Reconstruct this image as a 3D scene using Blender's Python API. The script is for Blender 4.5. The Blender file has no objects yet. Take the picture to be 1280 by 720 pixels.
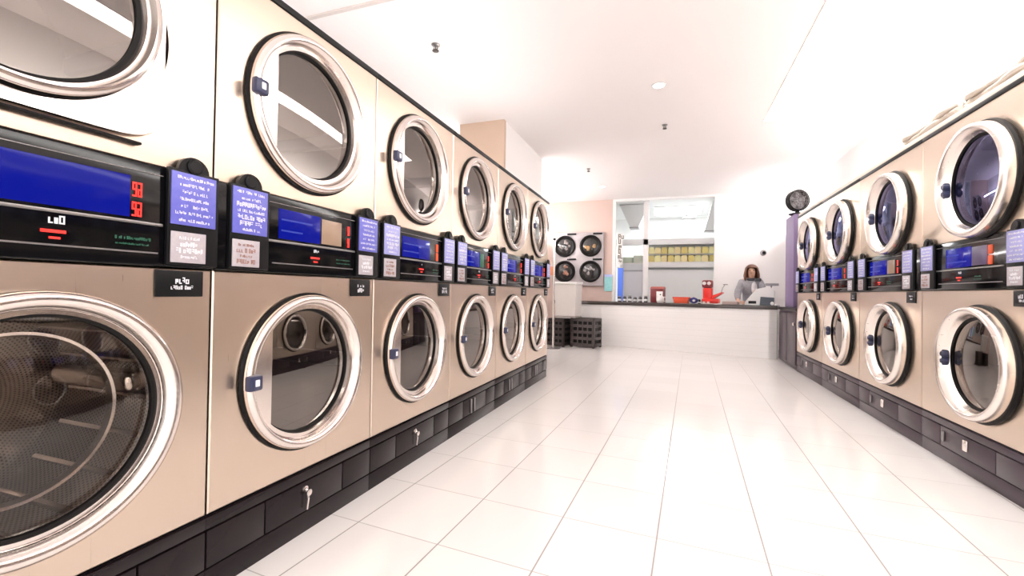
import bpy, bmesh, math, random
from mathutils import Vector, Matrix, Euler
PI = math.pi
SC = bpy.context.scene
COL = SC.collection

# ------------------------------------------------------------------ camera
FPX, YAW, PIT, ROL, HC = 562.67, 0.3426, 0.0104, 0.0160, 0.9553
_F = Vector((-math.sin(YAW)*math.cos(PIT), math.cos(YAW)*math.cos(PIT), math.sin(PIT)))
_R = Vector((math.cos(YAW), math.sin(YAW), 0)); _U = _R.cross(_F)
_R2 = _R*math.cos(ROL)+_U*math.sin(ROL); _U2 = _U*math.cos(ROL)-_R*math.sin(ROL)
cd = bpy.data.cameras.new('camera'); cam = bpy.data.objects.new('camera', cd); COL.objects.link(cam)
cd.sensor_width = 36; cd.lens = 36*FPX/1280; cd.clip_start = .05
M3 = Matrix((_R2, _U2, -_F)).transposed()
cam.matrix_world = Matrix.Translation((0, 0, HC)) @ M3.to_4x4()
SC.camera = cam

# ------------------------------------------------------------------ world, exposure
SC.view_settings.view_transform = 'Standard'; SC.view_settings.look = 'None'
SC.view_settings.gamma = 1; SC.view_settings.use_curve_mapping = False
SC.view_settings.exposure = 0.58
w = bpy.data.worlds.new('world'); SC.world = w; w.use_nodes = True
w.node_tree.nodes['Background'].inputs[0].default_value = (1.0, .955, .93, 1)
w.node_tree.nodes['Background'].inputs[1].default_value = 1.6
ADDED_PANEL_EMIT = 8.0
ADDED_TUBE_EMIT = 19.0
ZC = 2.9

# ------------------------------------------------------------------ materials
def mat(name, col, rough=.5, metal=0, emit=None, es=1, coat=0, spec=.5):
    m = bpy.data.materials.new(name); m.use_nodes = True
    b = m.node_tree.nodes['Principled BSDF']
    b.inputs['Base Color'].default_value = (*col, 1); b.inputs['Roughness'].default_value = rough
    b.inputs['Metallic'].default_value = metal; b.inputs['Specular IOR Level'].default_value = spec
    b.inputs['Coat Weight'].default_value = coat
    if emit: b.inputs['Emission Color'].default_value = (*emit, 1); b.inputs['Emission Strength'].default_value = es
    return m
def N(m, t, **k):
    n = m.node_tree.nodes.new(t)
    for a, v in k.items(): setattr(n, a, v)
    return n
def lk(m, a, b): m.node_tree.links.new(a, b)
def math_n(m, op, a, b=None, c=None):
    n = N(m, 'ShaderNodeMath', operation=op)
    for i, v in enumerate((a, b, c)):
        if v is None: continue
        if isinstance(v, (int, float)): n.inputs[i].default_value = v
        else: lk(m, v, n.inputs[i])
    return n.outputs[0]
def brushed(name, col, rough, sc=(220, 220, 2.5), amt=.12, metal=1.0):
    m = mat(name, col, rough, metal); b = m.node_tree.nodes['Principled BSDF']
    tc = N(m, 'ShaderNodeTexCoord'); mp = N(m, 'ShaderNodeMapping'); mp.inputs['Scale'].default_value = sc
    nz = N(m, 'ShaderNodeTexNoise'); nz.inputs['Scale'].default_value = 1; nz.inputs['Detail'].default_value = 3
    lk(m, tc.outputs['Object'], mp.inputs[0]); lk(m, mp.outputs[0], nz.inputs['Vector'])
    mr = N(m, 'ShaderNodeMapRange'); mr.inputs[3].default_value = rough-amt/2; mr.inputs[4].default_value = rough+amt/2
    lk(m, nz.outputs[0], mr.inputs[0]); lk(m, mr.outputs[0], b.inputs['Roughness'])
    bp = N(m, 'ShaderNodeBump'); bp.inputs['Strength'].default_value = .03; bp.inputs['Distance'].default_value = .001
    lk(m, nz.outputs[0], bp.inputs['Height']); lk(m, bp.outputs[0], b.inputs['Normal'])
    return m
def noisy(name, c1, c2, rough, scale, detail=4, bump=0):
    m = mat(name, c1, rough); b = m.node_tree.nodes['Principled BSDF']
    tc = N(m, 'ShaderNodeTexCoord'); nz = N(m, 'ShaderNodeTexNoise'); nz.inputs['Scale'].default_value = scale; nz.inputs['Detail'].default_value = detail
    lk(m, tc.outputs['Object'], nz.inputs['Vector'])
    mx = N(m, 'ShaderNodeMix', data_type='RGBA'); mx.inputs[6].default_value = (*c1, 1); mx.inputs[7].default_value = (*c2, 1)
    lk(m, nz.outputs[0], mx.inputs[0]); lk(m, mx.outputs[2], b.inputs['Base Color'])
    if bump:
        bp = N(m, 'ShaderNodeBump'); bp.inputs['Strength'].default_value = bump; bp.inputs['Distance'].default_value = .01
        lk(m, nz.outputs[0], bp.inputs['Height']); lk(m, bp.outputs[0], b.inputs['Normal'])
    return m
def glass(name, tint, gl, base=.06, rough=.01):
    m = bpy.data.materials.new(name); m.use_nodes = True; nt = m.node_tree
    nt.nodes.remove(nt.nodes['Principled BSDF']); out = nt.nodes['Material Output']
    tr = N(m, 'ShaderNodeBsdfTransparent'); tr.inputs[0].default_value = (*tint, 1)
    g = N(m, 'ShaderNodeBsdfGlossy'); g.inputs[0].default_value = (*gl, 1); g.inputs['Roughness'].default_value = rough
    ge = N(m, 'ShaderNodeNewGeometry'); dp = N(m, 'ShaderNodeVectorMath', operation='DOT_PRODUCT')
    lk(m, ge.outputs['Incoming'], dp.inputs[0]); lk(m, ge.outputs['Normal'], dp.inputs[1])
    c = math_n(m, 'SUBTRACT', 1.0, math_n(m, 'ABSOLUTE', dp.outputs['Value']))
    f = math_n(m, 'MULTIPLY_ADD', math_n(m, 'POWER', c, 5.0), .9, base+.06)
    mx = N(m, 'ShaderNodeMixShader'); lk(m, f, mx.inputs[0]); lk(m, tr.outputs[0], mx.inputs[1]); lk(m, g.outputs[0], mx.inputs[2])
    lk(m, mx.outputs[0], out.inputs[0]); return m
def perforated(name, col, hole, n_ang, n_dep, cone=False):
    m = mat(name, col, .3, 1); b = m.node_tree.nodes['Principled BSDF']
    tc = N(m, 'ShaderNodeTexCoord'); sx = N(m, 'ShaderNodeSeparateXYZ'); lk(m, tc.outputs['Object'], sx.inputs[0])
    ang = math_n(m, 'ARCTAN2', sx.outputs[2], sx.outputs[0])
    rad = math_n(m, 'SQRT', math_n(m, 'ADD', math_n(m, 'MULTIPLY', sx.outputs[0], sx.outputs[0]), math_n(m, 'MULTIPLY', sx.outputs[2], sx.outputs[2])))
    dep = math_n(m, 'SUBTRACT', math_n(m, 'MULTIPLY', sx.outputs[1], n_dep), math_n(m, 'MULTIPLY', rad, n_dep))
    row = math_n(m, 'FLOOR', dep); off = math_n(m, 'MULTIPLY', math_n(m, 'MODULO', row, 2.0), .5)
    a = math_n(m, 'SUBTRACT', math_n(m, 'FRACT', math_n(m, 'ADD', math_n(m, 'MULTIPLY', ang, n_ang/(2*PI)), off)), .5)
    d = math_n(m, 'SUBTRACT', math_n(m, 'FRACT', dep), .5)
    r = math_n(m, 'SQRT', math_n(m, 'ADD', math_n(m, 'MULTIPLY', a, a), math_n(m, 'MULTIPLY', d, d)))
    k = math_n(m, 'LESS_THAN', r, .27)
    mx = N(m, 'ShaderNodeMix', data_type='RGBA'); mx.inputs[6].default_value = (*col, 1); mx.inputs[7].default_value = (*hole, 1)
    lk(m, k, mx.inputs[0]); lk(m, mx.outputs[2], b.inputs['Base Color'])
    lk(m, math_n(m, 'SUBTRACT', 1.0, k), b.inputs['Metallic'])
    return m
def floor_mat():
    m = mat('white_floor_tile', (.8, .78, .76), .2); b = m.node_tree.nodes['Principled BSDF']
    tc = N(m, 'ShaderNodeTexCoord'); sx = N(m, 'ShaderNodeSeparateXYZ'); lk(m, tc.outputs['Object'], sx.inputs[0])
    x, y = sx.outputs[0], sx.outputs[1]
    u = math_n(m, 'DIVIDE', math_n(m, 'ADD', math_n(m, 'SUBTRACT', x, math_n(m, 'MULTIPLY', y, .0362)), .115), .383)
    v = math_n(m, 'DIVIDE', math_n(m, 'SUBTRACT', math_n(m, 'ADD', y, math_n(m, 'MULTIPLY', x, .075)), 1.46), .408)
    def line(c, wd):
        f = math_n(m, 'ABSOLUTE', math_n(m, 'SUBTRACT', math_n(m, 'FRACT', math_n(m, 'ADD', c, .5)), .5))
        return math_n(m, 'LESS_THAN', f, wd)
    g1 = line(u, .0075); g2 = math_n(m, 'MULTIPLY', line(v, .006), .75)
    g = math_n(m, 'MAXIMUM', g1, g2)
    wn = N(m, 'ShaderNodeTexWhiteNoise', noise_dimensions='2D'); cb = N(m, 'ShaderNodeCombineXYZ')
    lk(m, math_n(m, 'FLOOR', u), cb.inputs[0]); lk(m, math_n(m, 'FLOOR', v), cb.inputs[1]); lk(m, cb.outputs[0], wn.inputs['Vector'])
    m0 = N(m, 'ShaderNodeMix', data_type='RGBA'); m0.inputs[6].default_value = (.81, .785, .77, 1); m0.inputs[7].default_value = (.845, .82, .805, 1)
    lk(m, wn.outputs[0], m0.inputs[0])
    mx = N(m, 'ShaderNodeMix', data_type='RGBA'); mx.inputs[7].default_value = (.34, .31, .30, 1)
    lk(m, g, mx.inputs[0]); lk(m, m0.outputs[2], mx.inputs[6]); lk(m, mx.outputs[2], b.inputs['Base Color'])
    lk(m, math_n(m, 'MULTIPLY_ADD', g, .5, .16), b.inputs['Roughness'])
    nz = N(m, 'ShaderNodeTexNoise'); nz.inputs['Scale'].default_value = 9; lk(m, tc.outputs['Object'], nz.inputs['Vector'])
    bp = N(m, 'ShaderNodeBump'); bp.inputs['Strength'].default_value = .04; bp.inputs['Distance'].default_value = .01
    lk(m, nz.outputs[0], bp.inputs['Height']); lk(m, bp.outputs[0], b.inputs['Normal'])
    return m
def tiled_wall(name, col, grout, tw, th, rough=.2):
    m = mat(name, col, rough); b = m.node_tree.nodes['Principled BSDF']
    tc = N(m, 'ShaderNodeTexCoord'); sx = N(m, 'ShaderNodeSeparateXYZ'); lk(m, tc.outputs['Object'], sx.inputs[0])
    f1 = math_n(m, 'LESS_THAN', math_n(m, 'FRACT', math_n(m, 'DIVIDE', sx.outputs[2], th)), .05)
    f2 = math_n(m, 'LESS_THAN', math_n(m, 'FRACT', math_n(m, 'DIVIDE', sx.outputs[0], tw)), .02)
    mx = N(m, 'ShaderNodeMix', data_type='RGBA'); mx.inputs[6].default_value = (*col, 1); mx.inputs[7].default_value = (*grout, 1)
    lk(m, math_n(m, 'MAXIMUM', f1, f2), mx.inputs[0]); lk(m, mx.outputs[2], b.inputs['Base Color']); return m

STEEL = brushed('brushed_steel', (.745, .622, .515), .30)
STEEL_R = brushed('brushed_steel_cool', (.78, .66, .55), .33)
CHROME = brushed('satin_chrome', (.82, .75, .71), .17, sc=(40, 40, 40), amt=.08)
CHROME_R = brushed('satin_chrome_pale', (.86, .79, .74), .26, sc=(40, 40, 40), amt=.08)
RUBBER = mat('black_rubber', (.006, .005, .005), .5, spec=.2)
BLACKP = mat('gloss_black_panel', (.003, .003, .004), .10, spec=.25)
BLACKM = mat('matt_black_plastic', (.005, .005, .006), .4, spec=.25)
GAP = mat('dark_gap', (.01, .009, .009), .7)
PLINTH = noisy('dark_plum_laminate', (.010, .006, .008), (.014, .009, .011), .25, 5)
PLINTH.node_tree.nodes['Principled BSDF'].inputs['Specular IOR Level'].default_value = .3
PLINTH_R = noisy('floor_reflection_laminate', (.065, .044, .057), (.075, .052, .066), .3, 5)  # right row's paler plinth: the floor's reflection is put into the colour
PLINTH_R.node_tree.nodes['Principled BSDF'].inputs['Specular IOR Level'].default_value = .35
SCREEN = mat('blue_screen', (.002, .003, .03), .12, emit=(.001, .004, .19), es=1, spec=.10)
SCREEN2 = mat('pale_blue_screen_band', (.01, .01, .05), .12, emit=(.02, .04, .28), es=1)
TAN = mat('tan_reflection', (.35, .24, .17), .3)
PURPLEP = mat('purple_grey_label', (.10, .07, .16), .3)
REDLED = mat('red_led', (.3, .01, .01), .4, emit=(1, .03, .02), es=1.1)
ORANGE = mat('orange_label', (.75, .10, .02), .4)
GREENLED = mat('green_print', (.02, .12, .07), .4)
GREYTRIM = mat('grey_trim', (.30, .28, .28), .3, .7)
WHITEPRINT = mat('white_print', (.80, .80, .85), .5)
SIGNBLUE = noisy('blue_sign', (.10, .11, .50), (.18, .18, .62), .35, 60)
SIGNPALE = noisy('lavender_sign', (.30, .31, .66), (.42, .42, .75), .35, 60)
CARD = noisy('pale_card', (.55, .50, .48), (.38, .34, .42), .4, 80)
CARDPRINT = mat('card_print', (.32, .16, .12), .5)
GLASS = glass('smoked_glass', (.50, .45, .42), (1, .93, .88), .13)
GLASS_M = glass('clear_glass', (.82, .79, .76), (1, .98, .96), -.01)
GLASS_B = glass('bowl_glass', (.90, .88, .86), (1, .98, .96), -.035)
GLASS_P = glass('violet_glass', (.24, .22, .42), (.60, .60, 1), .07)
DRUM = perforated('perforated_drum', (.34, .29, .26), (.05, .042, .038), 170, 100)
DRUM_D = brushed('dark_drum_steel', (.20, .165, .145), .38)
LATCH = mat('navy_latch', (.035, .04, .09), .3)
FLOOR = floor_mat()
WALLW = noisy('white_wall_paint', (.88, .86, .85), (.90, .88, .87), .6, 3)
CEIL = noisy('ceiling_paint', (.86, .81, .80), (.88, .83, .82), .7, 2)
PINK = noisy('pinkish_beige_paint', (.56, .42, .37), (.59, .45, .40), .6, 3)
BEIGE = noisy('tan_paint', (.56, .41, .31), (.59, .44, .34), .6, 3)
ADDED_LAMP = mat('added_lamp_diffuser', (.9, .9, .9), .5, emit=(1, .97, .93), es=ADDED_PANEL_EMIT)
LAMP2 = mat('downlight_lens', (.9, .9, .9), .5, emit=(1, .96, .9), es=8)
WHITEP = mat('white_plastic', (.80, .78, .77), .35)

# ------------------------------------------------------------------ mesh helpers
class MB:
    def __init__(s): s.bm = bmesh.new()
    def box(s, lo, hi, bev=0, seg=2, mtx=None):
        r = bmesh.ops.create_cube(s.bm, size=1)['verts']
        for v in r:
            v.co = Vector([lo[i] + (v.co[i]+.5)*(hi[i]-lo[i]) for i in range(3)])
        if bev:
            es = {e for v in r for e in v.link_edges}
            g = bmesh.ops.bevel(s.bm, geom=list(es), offset=bev, segments=seg, profile=.5, affect='EDGES')
            r = list({v for f in g['faces'] for v in f.verts} | {v for v in r if v.is_valid})
        if mtx is not None:
            for v in r: v.co = mtx @ v.co
        return s
    def tube(s, pts, rad, n=10, cap=True):
        pts = [Vector(p) for p in pts]; rings = []
        rr = rad if isinstance(rad, (list, tuple)) else [rad]*len(pts)
        up = Vector((0, 0, 1))
        for i, p in enumerate(pts):
            d = (pts[min(i+1, len(pts)-1)]-pts[max(i-1, 0)]).normalized()
            a = d.cross(up);
            if a.length < .1: a = d.cross(Vector((1, 0, 0)))
            a.normalize(); b = d.cross(a)
            rings.append([s.bm.verts.new(p + (a*math.cos(2*PI*k/n)+b*math.sin(2*PI*k/n))*rr[i]) for k in range(n)])
        for A, B in zip(rings, rings[1:]):
            for k in range(n): s.bm.faces.new((A[k], A[(k+1) % n], B[(k+1) % n], B[k]))
        if cap: s.bm.faces.new(rings[0][::-1]); s.bm.faces.new(rings[-1])
        return s
    def lathe(s, prof, c=(0, 0, 0), n=64, axis='y', close=False, cap0=False, cap1=False, sq=None):
        """profile of (radius, height) revolved about an axis; sq(angle) may reshape the radius"""
        rings = []
        for r, h in prof:
            ring = []
            for k in range(n):
                a = 2*PI*k/n; q = r if sq is None else sq(a, r)
                if axis == 'y': p = (c[0]+q*math.cos(a), c[1]+h, c[2]+q*math.sin(a))
                elif axis == 'z': p = (c[0]+q*math.cos(a), c[1]+q*math.sin(a), c[2]+h)
                else: p = (c[0]+h, c[1]+q*math.cos(a), c[2]+q*math.sin(a))
                ring.append(s.bm.verts.new(p))
            rings.append(ring)
        if close: rings.append(rings[0])
        for A, B in zip(rings, rings[1:]):
            for k in range(n): s.bm.faces.new((A[k], A[(k+1) % n], B[(k+1) % n], B[k]))
        if cap0: s.bm.faces.new(rings[0])
        if cap1: s.bm.faces.new(rings[-1][::-1])
        return s
    def sphere(s, c, r, sc=(1, 1, 1), u=16, v=10):
        g = bmesh.ops.create_uvsphere(s.bm, u_segments=u, v_segments=v, radius=r)['verts']
        for q in g: q.co = Vector((c[0]+q.co.x*sc[0], c[1]+q.co.y*sc[1], c[2]+q.co.z*sc[2]))
        return s
    def prism(s, poly, lo, hi, axis='y'):
        def P(a, b, h): return (a, h, b) if axis == 'y' else ((a, b, h) if axis == 'z' else (h, a, b))
        A = [s.bm.verts.new(P(a, b, lo)) for a, b in poly]; B = [s.bm.verts.new(P(a, b, hi)) for a, b in poly]
        s.bm.faces.new(A); s.bm.faces.new(B[::-1]); n = len(A)
        for i in range(n): s.bm.faces.new((A[i], B[i], B[(i+1) % n], A[(i+1) % n]))
        return s
    def mesh(s, name, smooth=True, ang=35):
        bmesh.ops.recalc_face_normals(s.bm, faces=s.bm.faces)
        if smooth:
            for f in s.bm.faces: f.smooth = True
            lim = math.radians(ang)
            for e in s.bm.edges:
                if len(e.link_faces) == 2 and e.calc_face_angle(0) > lim: e.smooth = False
        me = bpy.data.meshes.new(name); s.bm.to_mesh(me); s.bm.free(); return me
def link(name, me, m, parent=None, loc=None, label=None):
    o = bpy.data.objects.new(name, me); COL.objects.link(o)
    if m is not None and len(me.materials) == 0: me.materials.append(m)
    if parent is not None: o.parent = parent
    if loc is not None: o.location = loc
    if label: o['label'] = label
    return o
def part(name, mb, m, parent=None, loc=None, label=None, ang=35):
    return link(name, mb.mesh(name, ang=ang), m, parent, loc, label)
def tag(o, label, cat, group=None):
    o['label'] = label; o['category'] = cat
    if group: o['group'] = group
    return o
def thing(name, label, cat, loc=(0, 0, 0), rz=0, group=None):
    o = bpy.data.objects.new(name, None); COL.objects.link(o); o.empty_display_size = .1
    o.location = loc; o.rotation_euler = (0, 0, rz); return tag(o, label, cat, group)
def struct(name, mb, m):
    o = part(name, mb, m); o['kind'] = 'structure'; return o
def copy_tree(o, parent=None):
    c = o.copy(); COL.objects.link(c)
    if parent is not None: c.parent = parent
    for ch in list(o.children): copy_tree(ch, c)
    return c

# ------------------------------------------------------------------ the room
struct('floor', MB().box((-3.3, -1.5, -.1), (2.3, 12.6, 0)), FLOOR)
struct('ceiling', MB().box((-3.3, -1.5, ZC), (2.3, 9.5, ZC+.1)), CEIL)
struct('trim_1', MB().box((-3.2, 2.50, ZC-.012), (-1.35, 2.53, ZC+.01)).box((-1.35, 2.50, ZC-.012), (-.9, 2.53, ZC+.01)), mat('pale_trim', (.62, .56, .53), .6))
struct('wall_left', MB().box((-3.3, -1.5, 0), (-3.2, 9.4, ZC)), WALLW)
struct('wall_left_pillar', MB().box((-2.35, 4.7, 0), (-1.8, 4.76, ZC)), BEIGE)
struct('wall_left_pier', MB().box((-2.35, 4.76, 0), (-1.8, 6.25, ZC)), WALLW)
struct('wall_right', MB().box((2.18, -1.5, 0), (2.28, 9.4, ZC)), WALLW)
struct('wall_back_left', MB().box((-3.2, 9.38, 0), (-1.17, 9.5, ZC)), PINK)
struct('wall_back_sill', MB().box((-1.11, 9.38, 0), (.745, 9.5, .80)), WALLW)
struct('wall_back_header', MB().box((-1.11, 9.38, 2.86), (.745, 9.5, ZC)), WALLW)
struct('wall_back_right', MB().box((.745, 9.38, 0), (2.28, 9.5, ZC)), WALLW)
struct('trim_2', MB().box((-1.17, 9.36, 0), (-1.11, 9.5, ZC)), WHITEP)
struct('trim_3', MB().box((-.575, 9.52, .8), (-.47, 9.60, 2.9), .006), WHITEP)
struct('trim_4', MB().box((-1.11, 9.52, 1.97), (.745, 9.6, 2.09), .004), mat('grey_lintel', (.62, .63, .63), .5))
# the serving room seen through the opening
COOLW = noisy('cool_white_paint', (.86, .865, .86), (.89, .89, .885), .6, 3)
struct('wall_service_back', MB().box((-1.9, 12.0, 0), (1.6, 12.1, 2.9)), COOLW)
struct('wall_service_left', MB().box((-2.0, 9.5, 0), (-1.9, 12.1, 2.9)), COOLW)
struct('wall_service_right', MB().box((1.6, 9.5, 0), (1.7, 12.1, 2.9)), COOLW)
struct('ceiling_service', MB().box((-2.0, 9.5, 2.9), (1.7, 12.1, 3.0)), COOLW)

# ------------------------------------------------------------------ ceiling things
def added_panel_lamp(x, y0, y1, wd, label):
    t = thing('added_ceiling_light', label, 'ceiling light', (x, y0, ZC), 0, None)
    L = y1-y0
    part('diffuser', MB().box((-wd/2, 0, -.005), (wd/2, L, -.001)), ADDED_LAMP, t)
    part('frame', MB().box((-wd/2-.006, -.006, -.006), (-wd/2, L+.006, 0)).box((wd/2, -.006, -.006), (wd/2+.006, L+.006, 0))
         .box((-wd/2, -.006, -.006), (wd/2, 0, 0)).box((-wd/2, L, -.006), (wd/2, L+.006, 0)), CEIL, t)
added_panel_lamp(1.10, -1.2, 5.6, .34, 'added slim linear ceiling light running above the right row of machines')  # added lamp, placed so that it mirrors as a band in the doors
def bulb(x, y, r, label):
    t = thing('recessed_downlight', label, 'downlight', (x, y, ZC))
    part('bezel', MB().lathe([(r, -.001), (r*1.3, -.001), (r*1.28, -.008), (r*1.05, -.010)], axis='z', n=24, close=True), WHITEP, t)
    part('lens', MB().lathe([(r, -.004), (r*.5, -.007), (.001, -.008)], axis='z', n=24), LAMP2, t)
bulb(-.14, 4.35, .05, 'small glowing recessed downlight in the middle of the ceiling')
bulb(-1.21, 8.17, .05, 'small round recessed downlight in the ceiling near the pinkish back wall')
DARKM = mat('dark_bronze', (.06, .05, .045), .4, .6)
def sprinkler(x, y, s, label):
    t = thing('sprinkler_head', label, 'sprinkler', (x, y, ZC))
    part('escutcheon', MB().lathe([(.034*s, 0), (.034*s, -.006*s), (.016*s, -.012*s), (.012*s, -.014*s)], axis='z', n=20, cap1=True), GREYTRIM, t)
    part('frame_arms', MB().tube([(-.014*s, 0, -.01*s), (-.017*s, 0, -.03*s), (-.004*s, 0, -.048*s)], .004*s, 6)
         .tube([(.014*s, 0, -.01*s), (.017*s, 0, -.03*s), (.004*s, 0, -.048*s)], .004*s, 6).tube([(0, 0, -.01*s), (0, 0, -.044*s)], .005*s, 6), DARKM, t)
    part('deflector', MB().lathe([(.003*s, -.046*s), (.026*s, -.048*s), (.026*s, -.052*s), (.003*s, -.054*s)], axis='z', n=16, cap0=True, cap1=True), DARKM, t)
sprinkler(-1.78, 3.11, 1.0, 'dark sprinkler head in the ceiling above the left row, nearest the camera')
sprinkler(-.105, 5.4, .9, 'dark sprinkler head in the middle of the ceiling beyond the downlight')
sprinkler(-1.25, 6.96, .9, 'small dark sprinkler head in the ceiling short of the back wall')

# ------------------------------------------------------------------ the stacked laundry machines
CACHE = {}
def cached(key, fn, ang=35):
    if key not in CACHE: CACHE[key] = fn().mesh(key.split('|')[0], ang=ang)
    return CACHE[key]
def holed_panel(x0, x1, z0, z1, cx, cz, r, y0, y1, bev=.004):
    mb = MB(); bm = mb.bm
    angs = sorted({2*PI*k/72 for k in range(72)} | {math.atan2(z-cz, x-cx) % (2*PI) for x in (x0, x1) for z in (z0, z1)})
    def rim(a, d):
        dx, dz = math.cos(a), math.sin(a)
        tx = ((x1-d-cx) if dx > 0 else (x0+d-cx))/dx if abs(dx) > 1e-9 else 1e9
        tz = ((z1-d-cz) if dz > 0 else (z0+d-cz))/dz if abs(dz) > 1e-9 else 1e9
        t = min(tx, tz); return cx+dx*t, cz+dz*t
    loops = []
    for kind, d, y in (('r', 0, y1), ('r', 0, y0+bev), ('r', bev, y0), ('c', 0, y0), ('c', 0, y1)):
        lp = []
        for a in angs:
            if kind == 'c': p = (cx+r*math.cos(a), cz+r*math.sin(a))
            else: p = rim(a, d)
            lp.append(bm.verts.new((p[0], y, p[1])))
        loops.append(lp)
    n = len(angs)
    for A, B in zip(loops, loops[1:]+loops[:1]):
        for k in range(n): bm.faces.new((A[k], A[(k+1) % n], B[(k+1) % n], B[k]))
    return mb
def scribble(x0, x1, z0, z1, y, rows, seed, hfrac=.5, centre=True):
    """rows of short strokes standing for print too small to read"""
    rd = random.Random(seed); mb = MB(); rh = (z1-z0)/rows
    for i in range(rows):
        big = rd.random() < .3; h = rh*(hfrac*(1.35 if big else .8)); zc = z1-rh*(i+.5)
        wd = (x1-x0)*rd.uniform(.55, .98); x = x0+((x1-x0-wd)/2 if centre else 0); xe = x+wd
        while x < xe:
            cw = h*rd.uniform(.45, .7); q = h*.17; z0_, z1_ = zc-h/2, zc+h/2*(1 if rd.random() < .5 else .45)
            if rd.random() < .16: x += cw*.7; continue
            k = rd.random()
            if k < .8: mb.box((x, y-.0006, z0_), (x+q, y, z1_))
            if k > .3: mb.box((x, y-.00055, z1_-q), (x+cw*.8, y, z1_))
            if k < .55: mb.box((x, y-.0005, z0_), (x+cw*.8, y, z0_+q))
            if .2 < k < .9: mb.box((x+cw*.8-q, y-.00045, z0_+(h*.2 if k > .6 else 0)), (x+cw*.8, y, z1_))
            if k > .6: mb.box((x, y-.0004, (z0_+z1_)/2-q/2), (x+cw*.7, y, (z0_+z1_)/2+q/2))
            x += cw
    return mb
ZB, ZPB, ZPT, ZT = .248, 1.010, 1.290, 2.0
def door(t, side, nm, cz, cu, mats, flavor):
    ring, gl = mats
    o = (cu, 0, cz)
    if side == 'L':
        f = -.036
        if flavor == 'wide':   # front loading washer: narrow ring, big window
            prof = [(.250, -.006), (.298, -.006), (.303, -.020), (.300, -.034), (.288, -.042), (.272, -.036), (.262, -.010), (.255, .018), (.250, .018)]
            gr, gy = .250, .012
        else:
            prof = [(.240, -.006), (.290, -.006), (.295, -.018), (.292, -.030), (.282, -.040), (.268, -.038), (.258, -.020), (.250, .012), (.243, .026), (.238, .026)]
            gr, gy = .238, .020
        if flavor == 'thin':
            prof = [(.250, -.020), (.278, -.020), (.281, -.030), (.276, -.038), (.262, -.040), (.255, -.020), (.250, .014), (.244, .014)]
            gr, gy = .244, .008
        gk = [(.262, .0), (.299, .0), (.303, -.007), (.298, -.013), (.262, -.012)]
    else:
        prof = [(.236, -.006), (.296, -.006), (.299, -.030), (.298, -.060), (.291, -.076), (.277, -.080), (.264, -.072), (.252, -.045), (.243, -.018), (.238, -.010)]
        gk = [(.262, .0), (.306, .0), (.311, -.014), (.305, -.026), (.262, -.028)]
        gr, gy = .238, -.012
    key = side+flavor
    d = link(nm, cached(nm+'|ring'+key, lambda: MB().lathe(prof, n=96, close=True), 60), ring, t, o)
    link('gasket', cached('gasket|'+key, lambda: MB().lathe(gk, n=72, close=True)), RUBBER, d)
    link('glass_seal', cached('glass_seal|'+key, lambda: MB().lathe([(gr-.007, gy-.006), (gr+.004, gy-.010), (gr+.004, gy+.006), (gr-.007, gy+.006)], n=72, close=True)), RUBBER, d)
    bulge = .006 if (side == 'L' and flavor != 'wide') else (.022 if side == 'R' else .03)
    def gm():
        pr = [(gr*math.sin(a), gy-bulge*(math.cos(a)-0)*1.0+0) for a in [k*PI/2/8 for k in range(8, 0, -1)]]
        pr = [(r, gy - bulge*(1-(r/gr)**2)) for r in [gr*k/10 for k in range(10, 0, -1)]] + [(.0005, gy-bulge)]
        return MB().lathe(pr, n=72)
    link('window_pane', cached('window_pane|'+key+gl.name, gm), gl, d)
    if flavor == 'wide':
        link('glass_bowl', cached('glass_bowl|w', lambda: MB().lathe([(.246, .016), (.232, .05), (.205, .095), (.195, .115), (.18, .120), (.10, .118), (.001, .115)], n=72)), GLASS_B, d)
        link('bowl_rim', cached('bowl_rim|w', lambda: MB().lathe([(.205, .09), (.200, .105), (.192, .108), (.198, .092)], n=72, close=True)), CHROME, d)
    if flavor == 'chord':
        def ch():
            R, xc, mb = .262, -.185, MB(); a0 = math.acos(xc/R)
            poly = [(R*math.cos(a), R*math.sin(a)) for a in [a0+(2*PI-2*a0)*k/24 for k in range(25)]]
            return mb.prism(poly, -.020, -.008)
        link('cover_plate', cached('cover_plate|'+key, ch), ring, d)
    # latch
    if side == 'L':
        link('latch', cached('latch|L', lambda: MB().box((-.302, -.056, -.026), (-.250, -.028, .026), .008)), LATCH, d)
        link('latch_mark', cached('latch_mark|L', lambda: MB().box((-.282, -.0575, -.010), (-.266, -.0555, .012), .002)), WHITEPRINT, d)
    else:
        link('latch', cached('latch|R', lambda: MB().box((-.262, -.055, -.045), (-.243, -.02, .045), .005)
             .lathe([(.013, -.062), (.016, -.05), (.016, -.03)], (-.247, 0, .020), 16, cap0=True).lathe([(.013, -.062), (.016, -.05), (.016, -.03)], (-.247, 0, -.020), 16, cap0=True)), LATCH, d)
    return d
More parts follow.
